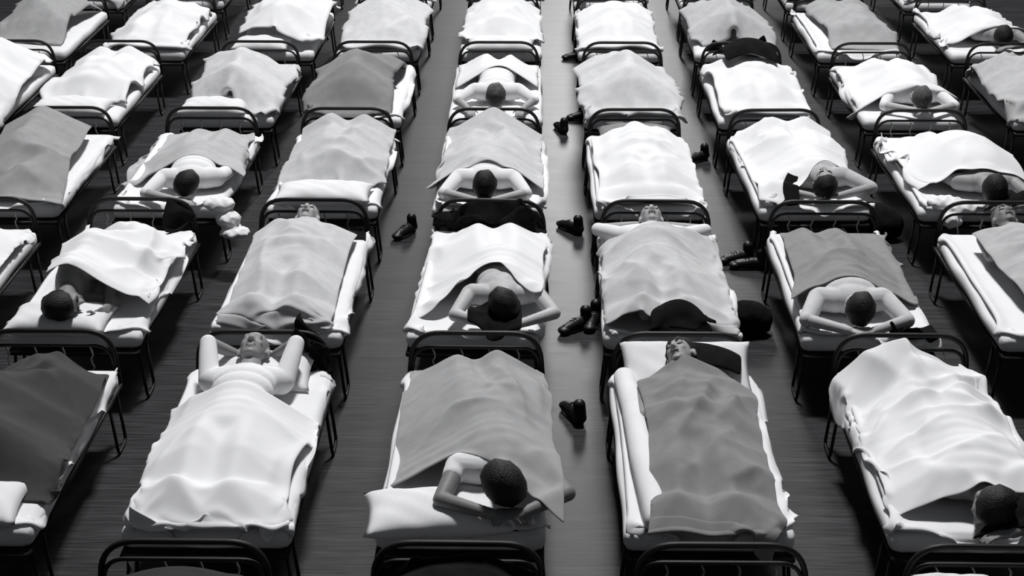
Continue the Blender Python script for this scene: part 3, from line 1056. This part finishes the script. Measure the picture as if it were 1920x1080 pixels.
b = mk_bed(6, 3)
under_sheet(b)
pr = person(b, 'dark-haired person face down under plump white covers, third row right', 'prone', 'mixed', True, .12, -.12, tone=.34, voxel=.009, zh=.14, hair_size=1.08, hair_back=.05)
blanket(b, .8, [(-.50, -.58), (.50, -.62), (.46, .88), (-.54, .80)], pr + [E((.1, -.1, .58), (.28, .5, .17))], 'plump white cover bulging over the sleeper, third row right', ex=(1.10, 1.08))
lump(b, 'bundle', 'crumpled white shirt bundle at the near left corner, third row right', 'bundle', [(-.22, -.86, .50), (-.12, -.95, .49), (-.20, -1.0, .42)], [(.14, .09, .05), (.11, .08, .05), (.08, .08, .06)], M_WHITE)
coat(b, [(.0, -1.04), (.46, -1.04), (.44, -.80), (.18, -.84)], 'black coat across the near end of the plump white cot, third row right', arch=False, prims=pr)

# ---- fourth row
b = mk_bed(-1, 4)
blanket(b, .8, [(-.45, -.94), (.47, -.90), (.46, .88), (-.45, .9)], hidden('side', dx=.02), 'white cover with a long crease at the left edge, fourth row', ex=(1.05, 1.05))
b = mk_bed(0, 4)
pillow(b, -.02, -.75, .505, 'white pillow at the near end of the white cover, fourth row left', seed=2, sx=.34)
blanket(b, .8, [(-.48, -.56), (.48, -.56), (.46, .82), (-.42, .86)], hidden('supine', True), 'white cover on the cot, fourth row, fourth column left of the aisle', ex=(1.08, 1.06))
b = mk_bed(1, 4)
pillow(b, -.12, -.74, .505, 'white pillow on the mottled white cot, fourth row, third column left', seed=3, sx=.30)
blanket(b, .66, [(-.40, -.60), (.48, -.90), (.46, .90), (-.40, .90)], hidden('side', True), 'mottled off-white blanket, fourth row, third column left of the aisle', ex=(1.12, 1.12))
b = mk_bed(2, 4)
under_sheet(b)
blanket(b, .26, [(-.46, -.90), (.30, -.94), (.30, .88), (-.40, .90)], hidden('side', True, -.05, mirror=True, legs='bent'), 'dark grey rumpled blanket beside a white strip, fourth row', ex=(1.18, 1.14), noise=.03)
b = mk_bed(3, 4)
pr = person(b, 'person face down in a white shirt with arms out, fourth row centre', 'prone', 'wide', True, 0, .04, tone=.34, shirt=.8, voxel=.010, zh=.14, hair='grey', hair_size=1.04, hair_back=.04)
blanket(b, .8, [(-.40, .02), (.40, .02), (.40, .88), (-.40, .88)], pr, 'short white cover over the legs of the white-shirted sleeper, fourth row', ex=(1.06, 1.06))
b = mk_bed(4, 4)
blanket(b, .68, [(-.48, -.94), (.48, -.94), (.44, .86), (-.46, .84)], hidden('side', True), 'rumpled off-white blanket, fourth row, column right of the aisle', ex=(1.12, 1.12))
b = mk_bed(5, 4)
blanket(b, .8, [(-.46, -.90), (.48, -.86), (.46, .72), (-.46, .72)], hidden('supine', dy=-.03), 'white cover below a black coat, fourth row, second column right', ex=(1.08, 1.08))
coat(b, [(-.24, .20), (.26, .18), (.28, .84), (-.30, .86)], 'black coat spread over the head end, fourth row, second column right', arch=False, prims=hidden('supine', dy=-.03) + [E((0, .45, .60), (.26, .32, .20))])
b = mk_bed(6, 4)
pr = person(b, 'person face down at the near end under white covers, fourth row right', 'prone', 'folded', True, .10, .0, tone=.46, shirt=.8, voxel=.010, zh=.14, hair='grey', hair_size=1.02, hair_back=.02)
blanket(b, .8, [(-.52, -.62), (.46, -.52), (.46, .90), (-.40, .90)], pr, 'white cover folded over on the cot, fourth row, third column right', ex=(1.12, 1.10))
b = mk_bed(7, 4)
blanket(b, .48, [(-.48, -.86), (.48, -.88), (.46, .88), (-.46, .88)], hidden('side', True), 'rumpled grey blanket at the right edge, fourth row', ex=(1.14, 1.14), noise=.03)

# ---- fifth row
b = mk_bed(-1, 5)
blanket(b, .38, [(-.52, -.62), (.28, -.74), (.36, .90), (-.46, .90)], hidden('side', dx=-.05), 'grey blanket with white strip beside it at the left edge, fifth row', ex=(1.10, 1.08))
b = mk_bed(0, 5)
blanket(b, .8, [(-.42, -.86), (.47, -.90), (.47, .80), (-.42, .86)], hidden('supine'), 'white cover, fifth row, fourth column left of the aisle', ex=(1.10, 1.08))
b = mk_bed(1, 5)
blanket(b, .8, [(-.40, -.62), (.52, -.92), (.50, .90), (-.42, .90)], hidden('side', True) + [E((.1, 0, .62), (.3, .6, .22))], 'large smooth bulging white cover, fifth row, third column left of the aisle', ex=(1.05, 1.04))
pillow(b, -.12, -.78, .505, 'white pillow below the bulging white cover, fifth row', seed=4, sx=.28)
b = mk_bed(2, 5)
blanket(b, .69, [(-.44, -.88), (.46, -.86), (.46, .90), (-.42, .90)], hidden('side', dx=.02), 'off-white creased blanket, fifth row, second column left of the aisle', ex=(1.10, 1.08))
b = mk_bed(3, 5)
blanket(b, .8, [(-.44, -.60), (.44, -.62), (.43, .92), (-.43, .92)], hidden('supine', True), 'white cover, fifth row, column left of the aisle', ex=(1.07, 1.07))
pillow(b, 0, -.76, .505, 'white pillow, fifth row, column left of the aisle', seed=5, sx=.34)
b = mk_bed(4, 5)
blanket(b, .8, [(-.43, -.90), (.43, -.88), (.43, .84), (-.43, .86)], hidden('supine'), 'neat white cover, fifth row, column right of the aisle', ex=(1.06, 1.05))
b = mk_bed(5, 5)
blanket(b, .52, [(-.46, -.70), (.46, -.74), (.44, .90), (-.44, .90)], hidden('side', True), 'pale grey blanket, fifth row, second column right of the aisle', ex=(1.10, 1.10))
coat(b, [(-.30, -.98), (.32, -.98), (.30, -.74), (-.28, -.72)], 'dark coat at the near end of the pale grey blanket, fifth row', arch=False)
b = mk_bed(6, 5)
under_sheet(b)
blanket(b, .42, [(-.22, -.82), (.42, -.84), (.40, .88), (-.30, .86)], hidden('supine', True, .08), 'mid grey blanket beside a white strip, fifth row, third column right', ex=(1.07, 1.06))
b = mk_bed(7, 5)
pr = person(b, 'dark-haired person face down at the right edge, fifth row', 'prone', 'mixed', True, .10, -.05, tone=.3, voxel=.011, zh=.14, hair_size=1.1, hair_back=.06)
blanket(b, .8, [(-.46, -.66), (.46, -.50), (.46, .90), (-.46, .90)], pr, 'white cover over the dark-haired sleeper at the right edge, fifth row', ex=(1.10, 1.10))

# ---- row at the top edge, a sliver in view
for c in range(-1, 8):
    b = mk_bed(c, 6)
    t = (.8, .8, .5, .8, .35, .8, .8, .5, .8)[c + 1]
    blanket(b, t, [(-.45, -.93), (.45, -.93), (.44, .88), (-.44, .88)], hidden('supine', c % 2 == 0), ('white cover, ' if t > .7 else 'grey blanket, ') + b['where'])

# ---- things on the floor
for x, y, rz, lb in ((.30, 10.28, 2.3, 'dark boot on the aisle floor beside the second cot, toe to the left'), (.41, 10.36, 2.9, 'dark boot standing upright against the second row cot at the aisle'),
                     (1.52, 11.55, 1.9, 'dark shoe left of the second row cot with the white-sleeved man'), (1.60, 11.42, 1.6, 'second dark shoe near the white-sleeved man, closer to his cot'),
                     (-.98, 12.10, 2.6, 'dark shoe on the floor right of the pale blanket, second row'), (1.44, 14.0, 2.2, 'dark shoe under the third row cot, second column right of the aisle'),
                     (.46, 17.6, 1.7, 'dark shoe left of the white fifth row cot by the aisle'), (.47, 15.3, 1.8, 'dark shoe left of the fourth row cot by the aisle'),
                     (.25, 8.95, .4, 'dark shoe by the right leg of the centre front cot'), (.30, 12.2, .7, 'dark shoe right of the centre cot, third row'),
                     (.26, 14.9, .3, 'dark shoe right of the white-shirted sleeper, fourth row')):
    shoe(x, y, rz, lb)


def floor_bag(x, y, rz, sx, sy, sz, label):
    o = fused('bag', [E((0, 0, sz * .5), (sx, sy, sz * .52)), E((sx * .35, 0, sz * .42), (sx * .75, sy * 1.05, sz * .45)), E((-sx * .35, .02, sz * .40), (sx * .7, sy, sz * .42)),
                      E((0, 0, sz * .16), (sx * 1.08, sy * 1.08, sz * .17))], M_COAT, None, .012, 4, 0, .002)
    o.location = (x, y, 0)
    o.rotation_euler = (0, 0, rz)
    tag(o, label, 'bag', 'dark bags on the floor')


floor_bag(1.42, 10.25, .2, .17, .12, .22, 'black bag on the floor left of the second row cot, second column right')
floor_bag(2.62, 12.15, -.5, .22, .14, .26, 'black bag on the floor between the second and third columns right of the aisle')
